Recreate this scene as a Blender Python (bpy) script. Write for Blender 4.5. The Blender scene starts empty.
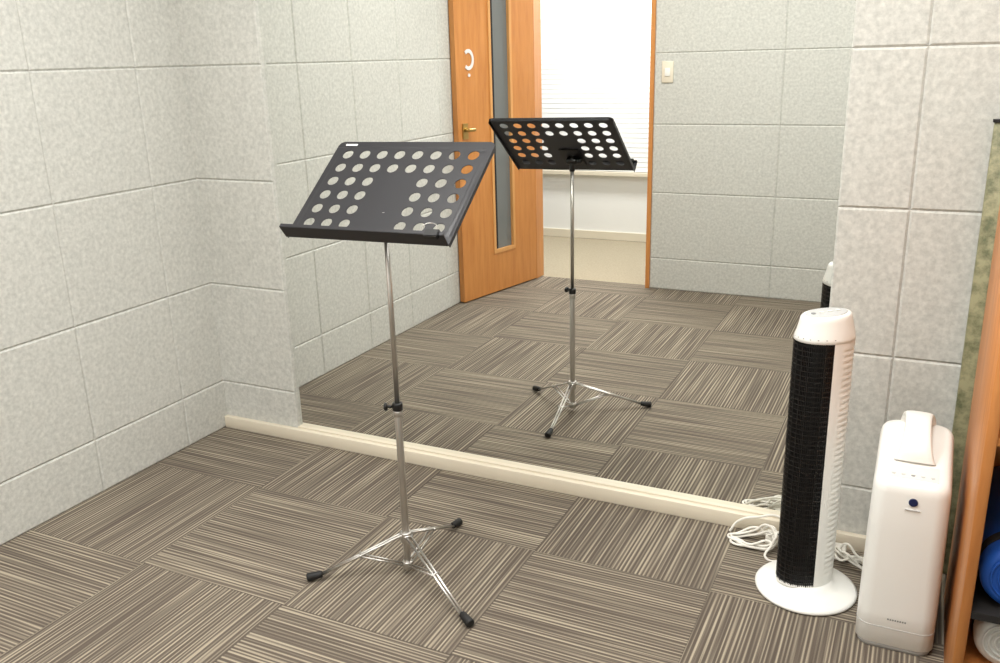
import bpy, bmesh, math, random
from mathutils import Vector, Matrix
random.seed(3)
sc = bpy.context.scene
COL = sc.collection
try:
    sc.view_settings.view_transform = 'Standard'
    sc.view_settings.look = 'None'
except Exception: pass

# ------------------------------------------------------------ helpers
def link(o, parent=None):
    COL.objects.link(o)
    if parent is not None:
        o.parent = parent
        o.matrix_parent_inverse = Matrix.Translation(-parent.location)
    return o
def empty(name, loc=(0,0,0)):
    e = bpy.data.objects.new(name, None); e.location = loc
    e.empty_display_size = .1
    COL.objects.link(e); return e
def mobj(name, verts, faces, mat, parent=None, smooth=False, fix=True):
    me = bpy.data.meshes.new(name)
    me.from_pydata([tuple(v) for v in verts], [], faces)
    if fix:
        bm = bmesh.new(); bm.from_mesh(me)
        bmesh.ops.recalc_face_normals(bm, faces=bm.faces); bm.to_mesh(me); bm.free()
    if smooth:
        for p in me.polygons: p.use_smooth = True
    if mat: me.materials.append(mat)
    return link(bpy.data.objects.new(name, me), parent)
def box(name, lo, hi, mat, parent=None, bev=0, seg=3):
    x0,y0,z0 = lo; x1,y1,z1 = hi
    v=[(x0,y0,z0),(x1,y0,z0),(x1,y1,z0),(x0,y1,z0),(x0,y0,z1),(x1,y0,z1),(x1,y1,z1),(x0,y1,z1)]
    f=[(0,3,2,1),(4,5,6,7),(0,1,5,4),(1,2,6,5),(2,3,7,6),(3,0,4,7)]
    o = mobj(name, v, f, mat, parent)
    if bev:
        bm=bmesh.new(); bm.from_mesh(o.data)
        bmesh.ops.bevel(bm, geom=list(bm.edges), offset=bev, segments=seg, profile=.5, affect='EDGES')
        bm.to_mesh(o.data); bm.free()
        for p in o.data.polygons: p.use_smooth=True
    return o
def frame_from(d):
    d=Vector(d).normalized()
    a=Vector((0,0,1)) if abs(d.z)<.9 else Vector((1,0,0))
    u=d.cross(a).normalized(); w=d.cross(u).normalized()
    return d,u,w
def tube(name, p0, p1, r0, mat, parent=None, r1=None, n=20, bev=.0):
    p0=Vector(p0);p1=Vector(p1); r1=r0 if r1 is None else r1
    d,u,w=frame_from(p1-p0); L=(p1-p0).length
    if bev: prof=[(0,max(r0-bev,1e-4)),(bev*.3,r0-bev*.3),(bev,r0),(L-bev,r1),(L-bev*.3,r1-bev*.3),(L,max(r1-bev,1e-4))]
    else: prof=[(0,r0),(L,r1)]
    vs=[];fs=[]
    for s,r in prof:
        for i in range(n):
            a=2*math.pi*i/n
            vs.append(p0+d*s+(u*math.cos(a)+w*math.sin(a))*r)
    for k in range(len(prof)-1):
        for i in range(n):
            fs.append((k*n+i,k*n+(i+1)%n,(k+1)*n+(i+1)%n,(k+1)*n+i))
    fs.append(tuple(range(n))); fs.append(tuple((len(prof)-1)*n+i for i in range(n)))
    o=mobj(name,vs,fs,mat,parent)
    for p in o.data.polygons:
        if len(p.vertices)==4: p.use_smooth=True
    return o
def lathe(name, prof, c, mat, parent=None, n=48, smooth=True):
    vs=[];fs=[]
    for r,z in prof:
        for i in range(n):
            a=2*math.pi*i/n; vs.append((c[0]+r*math.cos(a),c[1]+r*math.sin(a),c[2]+z))
    for k in range(len(prof)-1):
        for i in range(n):
            fs.append((k*n+i,k*n+(i+1)%n,(k+1)*n+(i+1)%n,(k+1)*n+i))
    fs.append(tuple(range(n))); fs.append(tuple((len(prof)-1)*n+i for i in range(n)))
    return mobj(name,vs,fs,mat,parent,smooth)
def curve(name, pts, r, mat, parent=None, cyclic=False, res=8):
    cu=bpy.data.curves.new(name,'CURVE'); cu.dimensions='3D'; cu.bevel_depth=r; cu.bevel_resolution=3; cu.resolution_u=res
    cu.use_fill_caps=True
    sp=cu.splines.new('BEZIER'); sp.bezier_points.add(len(pts)-1)
    for b,p in zip(sp.bezier_points,pts):
        b.co=p; b.handle_left_type=b.handle_right_type='AUTO'
    sp.use_cyclic_u=cyclic
    cu.materials.append(mat)
    return link(bpy.data.objects.new(name,cu),parent)

# ------------------------------------------------------------ materials
def srgb(r,g,b):
    def f(c):
        c/=255; return c/12.92 if c<=.04045 else ((c+.055)/1.055)**2.4
    return (f(r),f(g),f(b),1)
def mat(name, col, rough=.5, metal=0, **kw):
    m=bpy.data.materials.new(name); m.use_nodes=True
    b=m.node_tree.nodes['Principled BSDF']
    b.inputs['Base Color'].default_value=col if len(col)==4 else (*col,1)
    b.inputs['Roughness'].default_value=rough; b.inputs['Metallic'].default_value=metal
    for k,v in kw.items(): b.inputs[k].default_value=v
    return m
def noise_mat(name, c0, c1, scale, rough=.5, bump=0, detail=4, p0=.35, p1=.65, stretch=(1,1,1), metal=0):
    m=mat(name,c0,rough,metal); nt=m.node_tree; N=nt.nodes; L=nt.links; b=N['Principled BSDF']
    tc=N.new('ShaderNodeTexCoord'); mp=N.new('ShaderNodeMapping'); mp.inputs['Scale'].default_value=stretch
    no=N.new('ShaderNodeTexNoise'); no.inputs['Scale'].default_value=scale; no.inputs['Detail'].default_value=detail
    no.inputs['Roughness'].default_value=.65
    cr=N.new('ShaderNodeValToRGB'); cr.color_ramp.elements[0].position=p0; cr.color_ramp.elements[1].position=p1
    cr.color_ramp.elements[0].color=c0; cr.color_ramp.elements[1].color=c1
    L.new(tc.outputs['Object'],mp.inputs['Vector']); L.new(mp.outputs[0],no.inputs['Vector'])
    L.new(no.outputs[0],cr.inputs[0]); L.new(cr.outputs[0],b.inputs['Base Color'])
    if bump:
        bu=N.new('ShaderNodeBump'); bu.inputs['Strength'].default_value=bump; bu.inputs['Distance'].default_value=.003
        L.new(no.outputs[0],bu.inputs['Height']); L.new(bu.outputs[0],b.inputs['Normal'])
    return m
M_felt = noise_mat('felt_panel', srgb(180,181,176), srgb(213,213,207), 75, .95, .10, 10, .30, .70)
M_backing = mat('wall_backing', srgb(176,176,172), .9)
M_wood = noise_mat('orange_wood', srgb(188,122,62), srgb(208,144,80), 6, .38, 0, 5, .3,.7, (6,6,.6))
M_shelfwood = noise_mat('shelf_wood', srgb(186,116,60), srgb(210,142,80), 6, .42, 0, 5, .3,.7, (6,6,.6))
M_mirror = mat('mirror_glass', (.91,.925,.905), .0, 1)
M_cream = mat('cream_trim', srgb(226,217,198), .45)
M_white = mat('white_plastic', srgb(238,238,234), .3)
M_white2 = mat('white_plastic_matte', srgb(225,225,219), .5)
M_greyp = mat('grey_plastic', srgb(140,142,142), .45)
M_ltplas = mat('light_grey_plastic', srgb(190,192,192), .45)
M_black = mat('black_powdercoat', srgb(40,40,44), .42)
M_blackp = mat('black_plastic', srgb(16,16,17), .35)
M_rubber = mat('black_rubber', srgb(14,14,14), .6)
M_chrome = mat('chrome', (.54,.525,.50), .33, 1)
M_brass = mat('brass_handle', srgb(196,170,110), .35, 1)
M_glass = mat('grey_door_glass', srgb(118,122,122), .08)
M_plaster = mat('white_plaster', srgb(240,240,238), .8)
M_ceil = mat('ceiling_paint', srgb(236,236,233), .9)
M_hallfloor = noise_mat('hall_floor', srgb(150,139,118), srgb(166,155,133), 90, .8)
M_blue = mat('blue_foam', srgb(20,80,170), .5)
M_ltgrey = mat('pale_foam', srgb(200,200,196), .6)
M_dark = mat('dark_cloth', srgb(30,28,28), .8)
M_label = mat('white_label', srgb(225,225,225), .5)
M_navy = mat('navy_badge', srgb(25,35,80), .25)
M_cord = mat('white_cord', srgb(232,229,220), .45)
M_blind = mat('blind_slat', srgb(245,246,246), .6)
M_green = noise_mat('olive_marble', srgb(98,102,72), srgb(160,156,122), 34, .5, 0, 6, .35,.62)

# carpet
def carpet():
    m=mat('carpet_tiles',(.3,.3,.3),.95); nt=m.node_tree; N=nt.nodes; L=nt.links; b=N['Principled BSDF']
    def mth(op,a,c=None):
        n=N.new('ShaderNodeMath'); n.operation=op
        for i,v in enumerate((a,c)):
            if v is None: continue
            if isinstance(v,(int,float)): n.inputs[i].default_value=v
            else: L.new(v,n.inputs[i])
        return n.outputs[0]
    tc=N.new('ShaderNodeTexCoord'); s=N.new('ShaderNodeSeparateXYZ'); L.new(tc.outputs['Object'],s.inputs[0])
    x,y=s.outputs[0],s.outputs[1]
    tx=mth('MULTIPLY',mth('ADD',x,.405+20),2); ty=mth('MULTIPLY',mth('ADD',y,-2.025+20),2)
    fx=mth('FLOOR',tx); fy=mth('FLOOR',ty)
    par=mth('MODULO',mth('ADD',fx,fy),2)
    inv=mth('SUBTRACT',1,par)
    across=mth('ADD',mth('MULTIPLY',y,inv),mth('MULTIPLY',x,par))
    along=mth('ADD',mth('MULTIPLY',x,inv),mth('MULTIPLY',y,par))
    tid=mth('ADD',mth('MULTIPLY',fx,3.7),mth('MULTIPLY',fy,9.1))
    def stripes(sa,sl,off):
        c=N.new('ShaderNodeCombineXYZ'); L.new(mth('ADD',mth('MULTIPLY',across,sa),off),c.inputs[0])
        L.new(mth('MULTIPLY',along,sl),c.inputs[1]); L.new(tid,c.inputs[2])
        n=N.new('ShaderNodeTexNoise'); n.inputs['Scale'].default_value=1; n.inputs['Detail'].default_value=1.0
        L.new(c.outputs[0],n.inputs['Vector']); return n.outputs[0]
    n1=stripes(190,2.0,0); n2=stripes(45,.6,37.)
    sn=mth('SINE',mth('ADD',mth('MULTIPLY',across,2*math.pi/.0112),mth('MULTIPLY',n2,6.0)))
    v=mth('ADD',mth('ADD',mth('MULTIPLY',n1,.66),mth('MULTIPLY',n2,.08)),mth('MULTIPLY',mth('ADD',sn,1.0),.12))
    cr=N.new('ShaderNodeValToRGB'); e=cr.color_ramp.elements
    e[0].position=.36; e[0].color=srgb(84,75,66)
    e[1].position=.70; e[1].color=srgb(168,158,139)
    for p,c in ((.45,srgb(96,86,76)),(.51,srgb(112,103,91)),(.56,srgb(124,115,101)),(.61,srgb(149,139,122))):
        q=e.new(p); q.color=c
    L.new(v,cr.inputs[0])
    no=N.new('ShaderNodeTexNoise'); no.inputs['Scale'].default_value=420; no.inputs['Detail'].default_value=2
    L.new(tc.outputs['Object'],no.inputs['Vector'])
    mul=mth('ADD',mth('MULTIPLY',no.outputs[0],.5),.74)
    ex=mth('ABSOLUTE',mth('SUBTRACT',mth('FRACT',tx),.5)); ey=mth('ABSOLUTE',mth('SUBTRACT',mth('FRACT',ty),.5))
    seam=mth('GREATER_THAN',mth('MAXIMUM',ex,ey),.4965)
    k=mth('MULTIPLY',mul,mth('SUBTRACT',1,mth('MULTIPLY',seam,.3)))
    vm=N.new('ShaderNodeVectorMath'); vm.operation='SCALE'; L.new(cr.outputs[0],vm.inputs[0]); L.new(k,vm.inputs['Scale'])
    L.new(vm.outputs[0],b.inputs['Base Color'])
    bu=N.new('ShaderNodeBump'); bu.inputs['Strength'].default_value=.3; bu.inputs['Distance'].default_value=.002
    L.new(n1,bu.inputs['Height']); L.new(bu.outputs[0],b.inputs['Normal'])
    return m
M_carpet=carpet()

# ------------------------------------------------------------ room
H=1.35
XL=-2.376; XR=.80; YM=2.41; YF=2.396; YB=-.1885; ZC=2.42
box('floor',(XL-.15,YB-.06,-.06),(XR+.1,YM+.1,0),M_carpet)
box('ceiling',(XL-.15,YB-.12,ZC),(XR+.1,YM+.12,ZC+.08),M_ceil)
P=.3875; ROW=[0,.186]+[.186+P*i for i in range(1,7)]
ROW=[z for z in ROW if z<ZC-.02]+[ZC]
def panel_wall(name, org, u, n, spans, back):
    org=Vector(org);u=Vector(u);n=Vector(n);Z=Vector((0,0,1))
    vs=[];fs=[];mi=[]
    T=.02;B=.004;W=.0055;g=.0002
    for (a,b_,z0,z1) in spans:
        i=len(vs)
        def q(a,z,d): vs.append(org+u*a+Z*z+n*d)
        for (da,d) in ((g,-T),(g,-B),(g+W,0)):
            q(a+da,z0+da,d);q(b_-da,z0+da,d);q(b_-da,z1-da,d);q(a+da,z1-da,d)
        for k in (0,4):
            for j in range(4):
                fs.append((i+k+j,i+k+(j+1)%4,i+k+4+(j+1)%4,i+k+4+j)); mi.append(0)
        fs.append((i+8,i+9,i+10,i+11)); mi.append(0)
        fs.append((i+3,i+2,i+1,i)); mi.append(0)
    for (a,b_,z0,z1,t) in back:
        i=len(vs)
        for d in (-T-.0002,-T-t):
            for (aa,zz) in ((a,z0),(b_,z0),(b_,z1),(a,z1)): vs.append(org+u*aa+Z*zz+n*d)
        for f in ((0,1,2,3),(4,7,6,5),(0,4,5,1),(1,5,6,2),(2,6,7,3),(3,7,4,0)):
            fs.append(tuple(i+k for k in f)); mi.append(1)
    o=mobj(name,vs,fs,M_felt)
    o.data.materials.append(M_backing)
    for p,k in zip(o.data.polygons,mi): p.material_index=k
    return o
def grid(a0,a1,cuts,z0=0,z1=ZC):
    us=[a0]+[c for c in sorted(cuts) if a0+.01<c<a1-.01]+[a1]
    zs=[z0]+[z for z in ROW if z0+.01<z<z1-.01]+[z1]
    return [(us[i],us[i+1],zs[j],zs[j+1]) for i in range(len(us)-1) for j in range(len(zs)-1)]
cuts=[2.187-P*i for i in range(-1,8)]
cuts=[c for c in cuts if c<2.3]
panel_wall('wall_left',(XL,0,0),(0,1,0),(1,0,0),grid(YB-.018,YF+.018,cuts),[(YB-.1,YM+.1,0,ZC,.1)])
MX0=-2.033; MX1=-.205; MZ0=.052; MZ1=2.1
sp=grid(XL-.012,MX0,[])+grid(MX1,XR+.012,[-.036+P*i for i in range(0,3)])+grid(MX0,MX1,[MX0+P*i for i in range(1,5)],MZ1,ZC)
panel_wall('wall_front',(0,YF,0),(1,0,0),(0,-1,0),sp,[(XL-.1,XR+.1,0,ZC,.1)])
panel_wall('wall_right',(XR,0,0),(0,1,0),(-1,0,0),grid(YB-.018,YF+.018,cuts),[(YB-.1,YM+.1,0,ZC,.1)])
DX0=-2.186; DX1=-1.478; DZ=2.02; CAS=.024
sp=grid(XL-.012,DX0-CAS,[])+grid(DX1+CAS,XR+.012,[-.755,-.755+2*P,-.755+4*P])+grid(DX0-CAS,DX1+CAS,[],DZ+CAS,ZC)
panel_wall('wall_back',(0,YB,0),(1,0,0),(0,1,0),sp,[(XL-.1,DX0-CAS,0,ZC,.08),(DX1+CAS,XR+.1,0,ZC,.08),(DX0-CAS,DX1+CAS,DZ+CAS,ZC,.08)])
mir=empty('wall_mirror',((MX0+MX1)/2,YM,1))
box('glass',(MX0,YM,MZ0),(MX1,YM+.004,MZ1),M_mirror,mir)
box('edge_left',(MX0-.0,YF+.002,MZ0),(MX0+.002,YM,MZ1),M_felt,mir)
box('baseboard_front',(XL+.001,YM-.034,0),(.10,YF-.0005,.047),M_cream,None,.002,2)
box('trim_1',(MX0,YF-.0005,0.0),(MX1,YM+.003,.0515),M_cream)

# door frame
df=empty('door_frame',(DX1,YB,0))
yb0=YB-.10
box('jamb_right',(DX1,yb0,0),(DX1+CAS,YB+.008,DZ+CAS),M_wood,df)
box('jamb_left',(DX0-CAS,yb0,0),(DX0,YB+.008,DZ+CAS),M_wood,df)
box('head',(DX0,yb0,DZ),(DX1,YB+.008,DZ+CAS),M_wood,df)
hx,hy=DX0+.004,YB+.022
fxp=-2.337; L_=.70; fyp=hy+math.sqrt(L_**2-(hx-fxp)**2)
a=Vector((fxp-hx,fyp-hy,0)).normalized(); nrm=Vector((a.y,-a.x,0))
door=empty('door_1',(hx,hy,0))
def leafbox(name,s0,s1,z0,z1,d0,d1,m,bev=0):
    o=box(name,(0,0,0),(1,1,1),m,door)
    for v in o.data.vertices:
        s=s0+(s1-s0)*v.co.x; d=d0+(d1-d0)*v.co.y; z=z0+(z1-z0)*v.co.z
        v.co=Vector((hx,hy,0))+a*s+nrm*d+Vector((0,0,z))
    bm=bmesh.new(); bm.from_mesh(o.data)
    if bev: bmesh.ops.bevel(bm,geom=list(bm.edges),offset=bev,segments=2,affect='EDGES')
    bmesh.ops.recalc_face_normals(bm,faces=bm.faces); bm.to_mesh(o.data); bm.free()
    return o
S0,S1=.225,.415
leafbox('stile_hinge',0,S0,.008,2.0,-.034,0,M_wood)
leafbox('stile_lock',S1,L_,.008,2.0,-.034,0,M_wood)
leafbox('rail_bottom',S0,S1,.008,.25,-.034,0,M_wood)
leafbox('rail_top',S0,S1,1.85,2.0,-.034,0,M_wood)
leafbox('glass_pane',S0,S1,.25,1.85,-.020,-.014,M_glass)
M_wood_lt=noise_mat('pale_wood_bead', srgb(206,150,88), srgb(222,166,104), 6, .4, 0, 5, .3,.7, (6,6,.6))
leafbox('bead_l',S0-.008,S0+.012,.242,1.858,-.013,.006,M_wood_lt)
leafbox('bead_r',S1-.012,S1+.008,.242,1.858,-.013,.006,M_wood_lt)
leafbox('bead_b',S0+.012,S1-.012,.242,.262,-.013,.006,M_wood_lt)
leafbox('gasket_r',S1-.050,S1-.012,.262,1.85,-.014,-.012,M_dark)
leafbox('handle_plate',.622,.668,.925,1.01,0,.008,M_brass,.002)
def LP(s,d,z): return Vector((hx,hy,0))+a*s+nrm*d+Vector((0,0,z))
tube('handle_neck',LP(.645,.007,.975),LP(.645,.035,.975),.010,M_brass,door)
tube('handle_lever',LP(.655,.038,.975),LP(.60,.038,.975),.010,M_brass,door,bev=.004)
vs=[];fs=[];n=28
for i in range(n+1):
    t=math.radians(50+260*i/n)
    for r in (.034,.052):
        for d in (.0005,.004):
            vs.append(LP(.597+r*.85*math.cos(t), d, 1.343+r*1.05*math.sin(t)))
for i in range(n):
    k=i*4
    for q in ((0,1,5,4),(2,6,7,3),(0,4,6,2),(1,3,7,5)): fs.append(tuple(k+j for j in q))
fs.append((0,2,3,1)); fs.append((n*4,n*4+1,n*4+3,n*4+2))
mobj('letter_c',vs,fs,M_label,door)
tube('letter_dot',LP(.595,.0005,1.262),LP(.595,.004,1.262),.009,M_label,door)

# light switch
sw=empty('light_switch',(-1.38,YB,1.247))
box('plate',(-1.410,YB+.0002,1.190),(-1.345,YB+.008,1.305),M_cream,sw,.003,2)
box('rocker',(-1.393,YB+.008,1.225),(-1.362,YB+.013,1.270),M_white,sw,.002,2)

# hallway
HY=-1.50
box('hallway_floor',(-4.2,HY-.1,-.06),(1.2,YB-.061,-.002),M_hallfloor)
box('hallway_ceiling',(-4.2,HY-.1,ZC),(1.2,YB-.121,ZC+.08),M_ceil)
box('wall_hallway',(-4.2,HY-.1,0),(1.2,HY,ZC),M_plaster)
box('wall_hallway_end',(-4.3,HY-.1,0),(-4.2,YB-.12,ZC),M_plaster)
box('wall_hallway_end.001',(1.2,HY-.1,0),(1.3,YB-.12,ZC),M_plaster)
box('baseboard_hallway',(-4.2,HY,0),(1.2,HY+.012,.06),M_cream)
win=empty('window_1',(-2.2,HY,1.2))
box('sill',(-3.6,HY+.0,.49),(-.8,HY+.05,.515),M_cream,win)
vs=[];fs=[]
z=.52
while z<2.2:   # nearly closed, flat white slats
    i=len(vs)
    vs+= [(-3.55,HY+.0110,z+.0350),(-.85,HY+.0110,z+.0350),(-.85,HY+.0130,z),(-3.55,HY+.0130,z)]
    fs.append((i,i+1,i+2,i+3)); z+=.035
mobj('blind_slats',vs,fs,M_blind,win,fix=False)
tube('hallway_pipe',(-1.50,HY+.04,0),(-1.50,HY+.04,.488),.012,M_cream)

# ------------------------------------------------------------ lights
def area(name,loc,sx,sy,p,col,parent=None):
    l=bpy.data.lights.new(name,'AREA'); l.shape='RECTANGLE'; l.size=sx; l.size_y=sy; l.energy=p; l.color=col
    o=bpy.data.objects.new(name,l); o.location=loc; link(o,parent); return o
M_em=mat('lamp_diffuser',(1,1,1),.5); bb=M_em.node_tree.nodes['Principled BSDF']
bb.inputs['Emission Color'].default_value=(1,.97,.92,1); bb.inputs['Emission Strength'].default_value=3
for i,(cx,cy) in enumerate(((-1.35,1.15),(-.15,1.15))):
    e=empty('ceiling_light',(cx,cy,ZC))
    box('housing',(cx-.27,cy-.67,ZC-.04),(cx+.27,cy+.67,ZC-.0005),M_white2,e)
    box('diffuser',(cx-.25,cy-.65,ZC-.052),(cx+.25,cy+.65,ZC-.0405),M_em,e)
    area('lamp',(cx,cy,ZC-.06),.50,1.3,29.5,(1,.985,.95),e)
e=empty('hallway_light',(-1.9,-.85,ZC))
box('housing',(-2.5,-1.0,ZC-.04),(-1.3,-.7,ZC-.0005),M_white2,e)
area('lamp',(-1.9,-.85,ZC-.05),1.2,.3,66,(1,.985,.965),e)
w=bpy.data.worlds.new('world'); sc.world=w; w.use_nodes=True
w.node_tree.nodes['Background'].inputs[0].default_value=(.9,.95,1,1); w.node_tree.nodes['Background'].inputs[1].default_value=.1

# ------------------------------------------------------------ music stand
PX,PY=-1.181,1.786
ms=empty('music_stand',(PX,PY,0))
tube('lower_tube',(PX,PY,.018),(PX,PY,.50),.0095,M_chrome,ms,bev=.002)
tube('upper_tube',(PX,PY,.50),(PX,PY,1.0),.0068,M_chrome,ms)
tube('upper_collar',(PX,PY,.098),(PX,PY,.128),.0165,M_chrome,ms,bev=.003)
tube('lower_collar',(PX,PY,.016),(PX,PY,.038),.015,M_chrome,ms,bev=.003)
tube('height_clamp',(PX,PY,.482),(PX,PY,.504),.0135,M_blackp,ms,bev=.003)
tube('clamp_ring',(PX,PY,.466),(PX,PY,.482),.0125,M_chrome,ms,bev=.002)
kd=Vector((-.9,-.42,0))
tube('clamp_screw',Vector((PX,PY,.493))+kd*.012,Vector((PX,PY,.493))+kd*.034,.004,M_blackp,ms)
tube('clamp_knob',Vector((PX,PY,.493))+kd*.026,Vector((PX,PY,.493))+kd*.036,.011,M_blackp,ms,bev=.004)
for i,(fx_,fy_) in enumerate(((-1.400,1.645),(-1.172,2.055),(-.918,1.640))):
    d=Vector((fx_-PX,fy_-PY,0)); Lh=d.length; d.normalize(); s=Vector((-d.y,d.x,0))
    foot=Vector((fx_,fy_,.013))-d*.012
    top=Vector((PX,PY,.118))+d*.014
    for j,sg in enumerate((-1,1)):
        tube('leg_%d_rod_%d'%(i+1,j),top+s*.0065*sg,foot+s*.0035*sg,.0034,M_chrome,ms,n=10)
    mid=top.lerp(foot,.48)
    for j,sg in enumerate((-1,1)):
        tube('brace_%d_%d'%(i+1,j),Vector((PX,PY,.027))+d*.012+s*.006*sg,mid+s*.0075*sg,.0024,M_chrome,ms,n=10)
    tube('rivet_%d'%(i+1),mid-s*.012,mid+s*.012,.004,M_chrome,ms,n=12)
    tube('rivet_top_%d'%(i+1),top-s*.013,top+s*.013,.004,M_chrome,ms,n=12)
    ft=(foot-top).normalized()
    tube('foot_%d'%(i+1),foot-ft*.018,Vector((fx_,fy_,.0125))+d*.014,.0095,M_rubber,ms,r1=.012,bev=.004)
DW=.460; DCX=-1.196
B0=Vector((DCX,1.712,.945)); T0=Vector((DCX,1.971,1.148))
dv=(T0-B0); DL=dv.length; dv.normalize(); dn=Vector((0,-dv.z,dv.y)); dx=Vector((1,0,.014)).normalized()
def DP(u,v,w): return B0+dx*u+dv*v+dn*w
cols,rows=8,6; px=.0530; pv=.0475; hr=.0152
u0=-cols*px/2; v1=DL-.022; v0=v1-rows*pv
vs=[];fs=[];K=24
def addq(a,b,c,d_):
    i=len(vs); vs.extend([DP(*a,0),DP(*b,0),DP(*c,0),DP(*d_,0)]); fs.append((i,i+1,i+2,i+3))
for r in range(rows):
    for c in range(cols):
        x0=u0+c*px; y0=v0+r*pv; x1=x0+px; y1=y0+pv
        full = r>=4
        if (not full) and c in (3,4):
            addq((x0,y0),(x1,y0),(x1,y1),(x0,y1)); continue
        cx,cy=(x0+x1)/2,(y0+y1)/2; i=len(vs)
        for k in range(K):
            t=2*math.pi*(k+.5)/K; ct,st=math.cos(t),math.sin(t)
            vs.append(DP(cx+hr*ct,cy+hr*st,0))
        for k in range(K):
            t=2*math.pi*(k+.5)/K
            ct,st=math.cos(t),math.sin(t); m_=max(abs(ct),abs(st))
            sx,sy=ct/m_,st/m_
            if min(abs(sx),abs(sy))>.74: sx=math.copysign(1,sx); sy=math.copysign(1,sy)
            vs.append(DP(cx+sx*px/2,cy+sy*pv/2,0))
        for k in range(K): fs.append((i+k,i+(k+1)%K,i+K+(k+1)%K,i+K+k))
W2=DW/2
addq((-W2,0),(W2,0),(W2,v0),(-W2,v0))
addq((-W2,v0),(u0,v0),(u0,v1),(-W2,v1)); addq((-u0,v0),(W2,v0),(W2,v1),(-u0,v1))
i=len(vs)
cr_=.012
pts=[(-W2,v1),(W2,v1)]+[(W2-cr_+cr_*math.cos(t),DL-cr_+cr_*math.sin(t)) for t in (0,.4,.8,1.2,1.57)]+[(-W2+cr_+cr_*math.cos(t),DL-cr_+cr_*math.sin(t)) for t in (1.57,1.95,2.35,2.75,3.14)]
for p in pts: vs.append(DP(*p,0))
fs.append(tuple(range(i,i+len(pts))))
o=mobj('desk_plate',vs,fs,M_black,ms,fix=False)
bm=bmesh.new(); bm.from_mesh(o.data); bmesh.ops.remove_doubles(bm,verts=bm.verts,dist=.0002)
bmesh.ops.recalc_face_normals(bm,faces=bm.faces); bm.to_mesh(o.data); bm.free()
md=o.modifiers.new('sol','SOLIDIFY'); md.thickness=.0018; md.offset=0
def dbox(name,ua,ub,va,vb,wa,wb,m,bev=0):
    o=box(name,(0,0,0),(1,1,1),m,ms)
    for v in o.data.vertices:
        v.co=DP(ua+(ub-ua)*v.co.x,va+(vb-va)*v.co.y,wa+(wb-wa)*v.co.z)
    bm=bmesh.new(); bm.from_mesh(o.data)
    if bev: bmesh.ops.bevel(bm,geom=list(bm.edges),offset=bev,segments=2,affect='EDGES')
    bmesh.ops.recalc_face_normals(bm,faces=bm.faces); bm.to_mesh(o.data); bm.free()
    return o
dbox('desk_lip',-W2-.001,W2+.001,-.004,.000,-.002,.036,M_black,.001)
dbox('desk_lip_rim',-W2-.001,W2+.001,-.004,.007,.034,.037,M_black,.001)
dbox('desk_top_fold',-W2+.012,W2-.012,DL-.002,DL+.001,-.012,.001,M_black)
dbox('desk_side_fold_l',-W2-.001,-W2+.001,.0,DL-.012,-.010,.001,M_black)
dbox('desk_side_fold_r',W2-.001,W2+.001,.0,DL-.012,-.010,.001,M_black)
pu=PX-DCX
dbox('mount_plate',pu-.04,pu+.04,.03,.14,-.006,-.001,M_blackp,.002)
tube('tilt_housing',(PX-.02,PY+.0,.983),(PX+.02,PY+.0,.983),.013,M_blackp,ms,bev=.003)
tube('tilt_knob',(PX+.02,PY,.983),(PX+.036,PY,.983),.011,M_blackp,ms,bev=.003)
tube('head_socket',(PX,PY,.945),(PX,PY,.983),.010,M_blackp,ms,bev=.002)
dbox('label',-W2+.022,-W2+.058,DL-.014,DL-.008,.0008,.0016,M_label)
cu_=W2-.035
curve('clip_wire',[DP(cu_-.020,.006,.040),DP(cu_-.024,.022,.038),DP(cu_-.004,.030,.036),DP(cu_+.012,.018,.038),DP(cu_+.010,.004,.040)],.0011,M_chrome,ms)
dbox('clip_body',cu_-.012,cu_+.024,-.012,.010,.028,.042,M_blackp,.002)

# ------------------------------------------------------------ tower fan
FX,FY=-.187,2.137
fan=empty('tower_fan',(FX,FY,0))
lathe('base',[(.001,0),(.118,0),(.126,.004),(.127,.009),(.120,.014),(.085,.022),(.066,.030),(.062,.036),(.001,.036)],(FX+.006,FY,0),M_white,fan,64)
fd=Vector((-.80,-.60,0)).normalized()
RX=.072; RY=.054
def oval(t,z,k=1.0,off=0):
    lx=(RX*k+off)*math.cos(t); ly=(RY*k+off)*math.sin(t)
    sd=Vector((-fd.y,fd.x,0))
    return Vector((FX,FY,z))+fd*lx+sd*ly
def shell(name,t0,t1,nt,zs,offf,m,closed=False,smooth=True):
    vs=[];fs=[]
    for z in zs:
        for i in range(nt+1):
            t=t0+(t1-t0)*i/nt; vs.append(oval(t,z,1,offf(z,t)))
    for k in range(len(zs)-1):
        for i in range(nt):
            b=k*(nt+1)+i; fs.append((b,b+1,b+nt+2,b+nt+1))
    return mobj(name,vs,fs,m,fan,smooth)
GT=math.radians(86)
zs=[.036+.003*i for i in range(0,221)]
def ribs(z,t):
    w_=min(1,max(0,(t-math.radians(108))/.10))*min(1,max(0,(math.radians(252)-t)/.10))
    return (-.0016*w_ if (int(round((z-.036)/.003))%5 in (0,1)) and .06<z<.67 else 0)+.002
shell('back_housing',GT,2*math.pi-GT,48,zs,ribs,M_white,smooth=True)
shell('inner_core',0,2*math.pi,48,[.036,.70],lambda z,t:-.009,M_blackp)
vs=[];fs=[]
for k in range(53):
    z=.044+.0125*k
    i0=len(vs); nt=24
    for i in range(nt+1):
        t=-GT+2*GT*i/nt
        for (dz,of) in ((-.0014,-.001),(.0014,-.001),(.0014,.0010),(-.0014,.0010)):
            vs.append(oval(t,z+dz,1,of))
    for i in range(nt):
        b=i0+i*4
        for q in ((0,1,5,4),(1,2,6,5),(2,3,7,6),(3,0,4,7)): fs.append(tuple(b+j for j in q))
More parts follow.
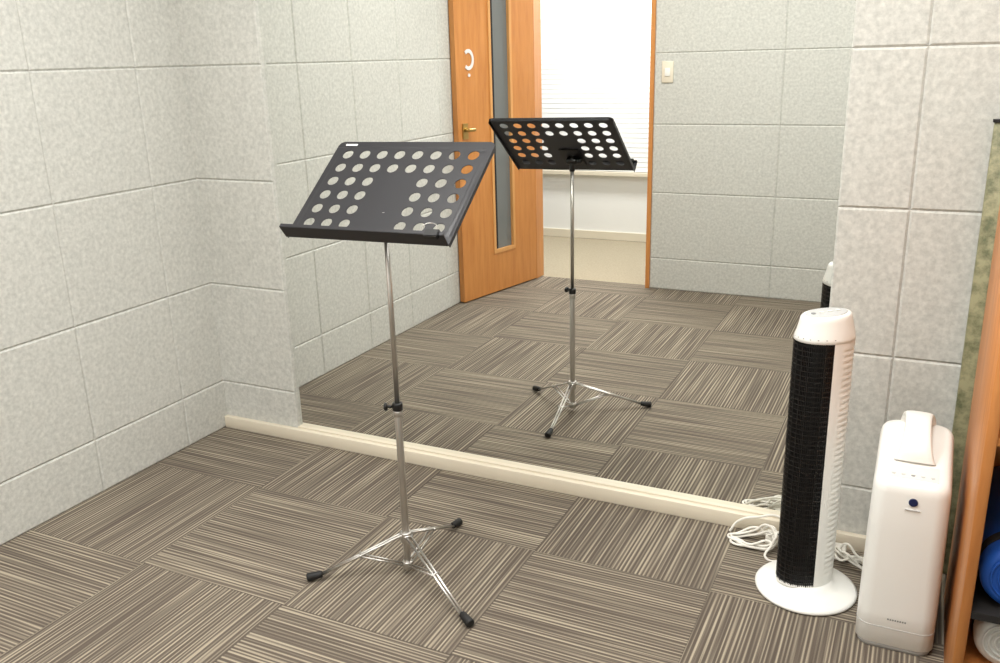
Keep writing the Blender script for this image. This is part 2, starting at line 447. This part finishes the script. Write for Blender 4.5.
for i in range(45):
    t=-GT+2*GT*i/44
    b=len(vs)
    dt=.012*(2 if i%4==0 else 1)
    for z in (.038,.700):
        for (tt,of) in ((t-dt,-.002),(t+dt,-.002),(t+dt,.0018 if i%4==0 else .001),(t-dt,.0018 if i%4==0 else .001)): vs.append(oval(tt,z,1,of))
    for q in ((0,1,5,4),(1,2,6,5),(2,3,7,6),(3,0,4,7)): fs.append(tuple(b+j for j in q))
mobj('front_grille',vs,fs,M_blackp,fan)
def ovalloft(name,prof,m,cap=True,tilt=0):
    vs=[];fs=[];nt=56
    for off,z in prof:
        for i in range(nt):
            t=2*math.pi*i/nt; p=oval(t,z,1,off); 
            if tilt and z>.71: p.z-=tilt*(math.cos(t))*(RX+off)
            vs.append(p)
    for k in range(len(prof)-1):
        for i in range(nt): fs.append((k*nt+i,k*nt+(i+1)%nt,(k+1)*nt+(i+1)%nt,(k+1)*nt+i))
    fs.append(tuple(range(nt))); fs.append(tuple((len(prof)-1)*nt+i for i in range(nt)))
    return mobj(name,vs,fs,m,fan,True)
ovalloft('lower_collar',[(-.002,.030),(.001,.032),(.001,.040),(-.003,.042)],M_white)
ovalloft('head_cap',[(.000,.688),(.003,.690),(.002,.698),(-.003,.716),(-.008,.737),(-.010,.746),(-.013,.750),(-.017,.7515)],M_white,tilt=.06)
ovalloft('control_panel',[(-.021,.7510),(-.021,.7528),(-.023,.7533)],M_ltplas,tilt=.06)
for i in range(4):
    s_=.034-.021*i
    q=Vector((FX,FY,.7535-.06*s_))+fd*s_
    tube('button_%d'%(i+1),q,q+Vector((0,0,.002)),.0055,M_white2 if i else M_greyp,fan,n=16)

# ------------------------------------------------------------ air purifier
AX0,AX1,AY0,AY1=-.047,.121,1.950,2.205
acx=(AX0+AX1)/2; acy=(AY0+AY1)/2
ap=empty('air_purifier',(acx,acy,0))
def rrect(hw,hd,r,z,zf=None,n=8):
    out=[]
    for (sx,sy,a0) in ((1,1,0),(-1,1,90),(-1,-1,180),(1,-1,270)):
        for i in range(n+1):
            t=math.radians(a0+90*i/n)
            x=sx*(hw-r)+r*math.cos(t); y=sy*(hd-r)+r*math.sin(t)
            out.append(Vector((acx+x,acy+y,z if zf is None else zf(y))))
    return out
def rloft(name,rings,m,parent):
    n=len(rings[0]); vs=[v for r in rings for v in r]; fs=[]
    for k in range(len(rings)-1):
        for i in range(n): fs.append((k*n+i,k*n+(i+1)%n,(k+1)*n+(i+1)%n,(k+1)*n+i))
    fs.append(tuple(range(n))); fs.append(tuple((len(rings)-1)*n+i for i in range(n)))
    return mobj(name,vs,fs,m,parent,True)
HW=.084;HD=.1275
zt=lambda dz:(lambda y: .458+dz+.032*math.sin(max(-1,min(1,y/HD))*1.3))
rloft('foot',[rrect(HW-.006,HD-.006,.03,0),rrect(HW-.004,HD-.004,.03,.012),rrect(HW-.010,HD-.010,.03,.014)],M_ltplas,ap)
rloft('body',[rrect(HW-.006,HD-.006,.03,.010),rrect(HW,HD,.032,.016),rrect(HW,HD,.032,.10),rrect(HW-.002,HD-.002,.032,.30),
  rrect(HW-.004,HD-.004,.034,0,zt(-.026)),rrect(HW-.006,HD-.006,.034,0,zt(-.014)),rrect(HW-.010,HD-.010,.033,0,zt(-.006)),rrect(HW-.017,HD-.017,.030,0,zt(-.0012)),rrect(HW-.026,HD-.026,.024,0,zt(.0006)),rrect(HW-.048,HD-.048,.015,0,zt(.001))],M_white,ap)
rloft('panel_seam',[rrect(HW+.0006,HD+.0006,.032,.060),rrect(HW+.0006,HD+.0006,.032,.0612)],M_ltplas,ap)
hz=[(-.040,.448),(-.032,.470),(-.008,.495),(.030,.513),(.070,.517),(.100,.506),(.112,.470)]
vs=[];fs=[];n=20
P_=[Vector((acx,acy+y_,z_)) for y_,z_ in hz]
dense=[]
for k in range(len(P_)-1):
    p0=P_[max(k-1,0)];p1=P_[k];p2=P_[k+1];p3=P_[min(k+2,len(P_)-1)]
    for j in range(6):
        t=j/6
        dense.append(.5*((2*p1)+(p2-p0)*t+(2*p0-5*p1+4*p2-p3)*t*t+(3*p1-p0-3*p2+p3)*t**3))
dense.append(P_[-1])
nd=len(dense)
for k,p in enumerate(dense):
    q=dense[min(k+1,nd-1)]-dense[max(k-1,0)]; q.normalize()
    up_=Vector((1,0,0)).cross(q)
    e_=abs(2*k/(nd-1)-1)
    wx=.028+.016*e_**2
    for i in range(n):
        t=2*math.pi*i/n
        c_,s_=math.cos(t),math.sin(t)
        vs.append(p+Vector((1,0,0))*wx*math.copysign(abs(c_)**.7,c_)+up_*.009*math.copysign(abs(s_)**.7,s_))
for k in range(nd-1):
    for i in range(n): fs.append((k*n+i,k*n+(i+1)%n,(k+1)*n+(i+1)%n,(k+1)*n+i))
fs.append(tuple(range(n))); fs.append(tuple((nd-1)*n+i for i in range(n)))
mobj('handle',vs,fs,M_white,ap,True)
def topmark(name,x0,x1,y0,y1,m,h=.0015):
    f_=zt(.001); v=[]
    for dz in (-.003,h):
        for (x,y) in ((x0,y0),(x1,y0),(x1,y1),(x0,y1)): v.append((acx+x,acy+y,f_(y)+dz))
    return mobj(name,v,[(0,3,2,1),(4,5,6,7),(0,1,5,4),(1,2,6,5),(2,3,7,6),(3,0,4,7)],m,ap)
topmark('control_panel',-.052,.052,-.098,-.050,M_white2,.0006)
for i in range(5):
    x=-.040+.020*i; yy=-.086
    tube('control_button_%d'%(i+1),(acx+x,acy+yy,zt(.001)(yy)-.002),(acx+x,acy+yy,zt(.001)(yy)+.0016),.0045,M_ltplas if i!=2 else M_greyp,ap,n=16)
    topmark('control_mark_%d'%(i+1),x-.006,x+.006,-.073,-.0705,M_ltplas,.0010)
    topmark('control_mark_b_%d'%(i+1),x-.004,x+.004,-.063,-.061,M_greyp,.0010)
tube('badge',(acx+.006,AY0+.006,.388),(acx+.006,AY0+.0008,.388),.0095,M_navy,ap,n=24,bev=.001)
box('badge_text',(acx-.010,AY0+.0008,.369),(acx+.022,AY0+.004,.3705),M_ltplas,ap)
for i in range(8):
    box('logo_%d'%(i+1),(acx-.018+.0052*i,AY0-.0004,.082),(acx-.0145+.0052*i,AY0+.004,.086),M_greyp,ap)

# ------------------------------------------------------------ bookshelf
BX0,BX1,BY0,BY1=.146,.76,1.755,2.24
bs=empty('bookshelf',((BX0+BX1)/2,(BY0+BY1)/2,0))
SH=1.20
box('side_left',(BX0,BY0,0),(BX0+.02,BY1,SH),M_shelfwood,bs,.0015,1)
box('side_right',(BX1-.02,BY0,0),(BX1,BY1,SH),M_shelfwood,bs,.0015,1)
box('top',(BX0+.02,BY0,SH-.02),(BX1-.02,BY1,SH),M_shelfwood,bs)
box('back',(BX0+.02,BY1-.008,.0),(BX1-.02,BY1,SH-.02),M_shelfwood,bs)
box('plinth',(BX0+.02,BY0+.01,.0),(BX1-.02,BY0+.028,.112),M_shelfwood,bs)
for i,z in enumerate((.13,.268,.645)):
    box('shelf_%d'%(i+1),(BX0+.02,BY0+.004,z-.016),(BX1-.02,BY1-.008,z),M_shelfwood if i!=1 else M_dark,bs)
def roll(name,cx,y0,y1,cz,r,m):
    e=empty(name,(cx,(y0+y1)/2,cz))
    tube('outer',(cx,y0,cz),(cx,y1,cz),r,m,e,n=36,bev=.014)
    pts=[]
    for i in range(60):
        t=i*.42; rr=r*.80*(1-i/66); pts.append((cx+rr*math.cos(t),y0-.0015,cz+rr*math.sin(t)))
    curve('spiral_edge',pts,.0025,m,e)
    tube('strap',(cx,y0+.05,cz),(cx,y0+.08,cz),r+.0012,M_dark,e,n=36)
roll('rolled_mat',.243,1.785,2.20,.3405,.070,M_blue)
roll('rolled_mat',.238,1.785,2.18,.1925,.0575,M_ltgrey)
gb=empty('display_board',(.3,2.35,.6))
box('panel',(.120,2.345,0.003),(.62,2.370,1.178),M_green,gb,.002,1)
box('top_trim',(.117,2.342,1.178),(.623,2.373,1.184),M_dark,gb)

# ------------------------------------------------------------ cords
def coil(name,c,r,n,tail,flat=.5,seed=1):
    rnd=random.Random(seed); pts=[]
    for i in range(n*8):
        t=2*math.pi*i/8+rnd.uniform(-.15,.15); rr=r*(1+rnd.uniform(-.25,.2))
        z=.004+max(0,math.sin(t+seed))*rnd.uniform(.2,1)*flat*r+.0012*i*.3
        pts.append((c[0]+rr*math.cos(t)*1.25,c[1]+rr*math.sin(t)*.65,z))
    pts+=tail
    return curve(name,pts,.0034,M_cord)
coil('power_cord',(-.345,2.30),.048,5,[(-.30,2.24,.004),(-.24,2.25,.004),(-.20,2.265,.006)],1.1,1)
coil('power_cord',(-.062,2.29),.046,5,[(-.03,2.33,.03),(.0,2.35,.05),(.02,2.355,.03)],1.3,4)
curve('extension_cord',[(-.42,2.345,.004),(-.40,2.355,.035),(-.34,2.35,.065),(-.29,2.355,.075),(-.25,2.35,.04),(-.20,2.34,.004),(-.13,2.31,.004),(-.08,2.32,.004)],.0036,M_cord)
ps=empty('power_strip',(-.21,2.33,0))
box('body',(-.315,2.318,.0),(-.10,2.356,.030),M_cord,ps,.004,2)
for i in range(3):
    x=-.295+.05*i
    box('socket_%d_a'%(i+1),(x,2.328,.0295),(x+.003,2.338,.0306),M_dark,ps)
    box('socket_%d_b'%(i+1),(x+.012,2.328,.0295),(x+.015,2.338,.0306),M_dark,ps)

# ------------------------------------------------------------ camera
f=880.; rho=math.atan(.028); th=math.atan(274/880.); psi=math.radians(26.2)
F=Vector((-math.sin(psi),math.cos(psi),0)); R=Vector((math.cos(psi),math.sin(psi),0)); U=Vector((0,0,1))
fw=F*math.cos(th)-U*math.sin(th); up0=F*math.sin(th)+U*math.cos(th)
right=R*math.cos(rho)-up0*math.sin(rho); up=R*math.sin(rho)+up0*math.cos(rho)
cam=bpy.data.cameras.new('camera'); cam.sensor_width=36; cam.lens=36*f/1000; cam.clip_start=.01
co=bpy.data.objects.new('camera',cam)
m3=Matrix((right,up,-fw)).transposed()
co.matrix_world=Matrix.Translation((0,0,H))@m3.to_4x4()
COL.objects.link(co); sc.camera=co
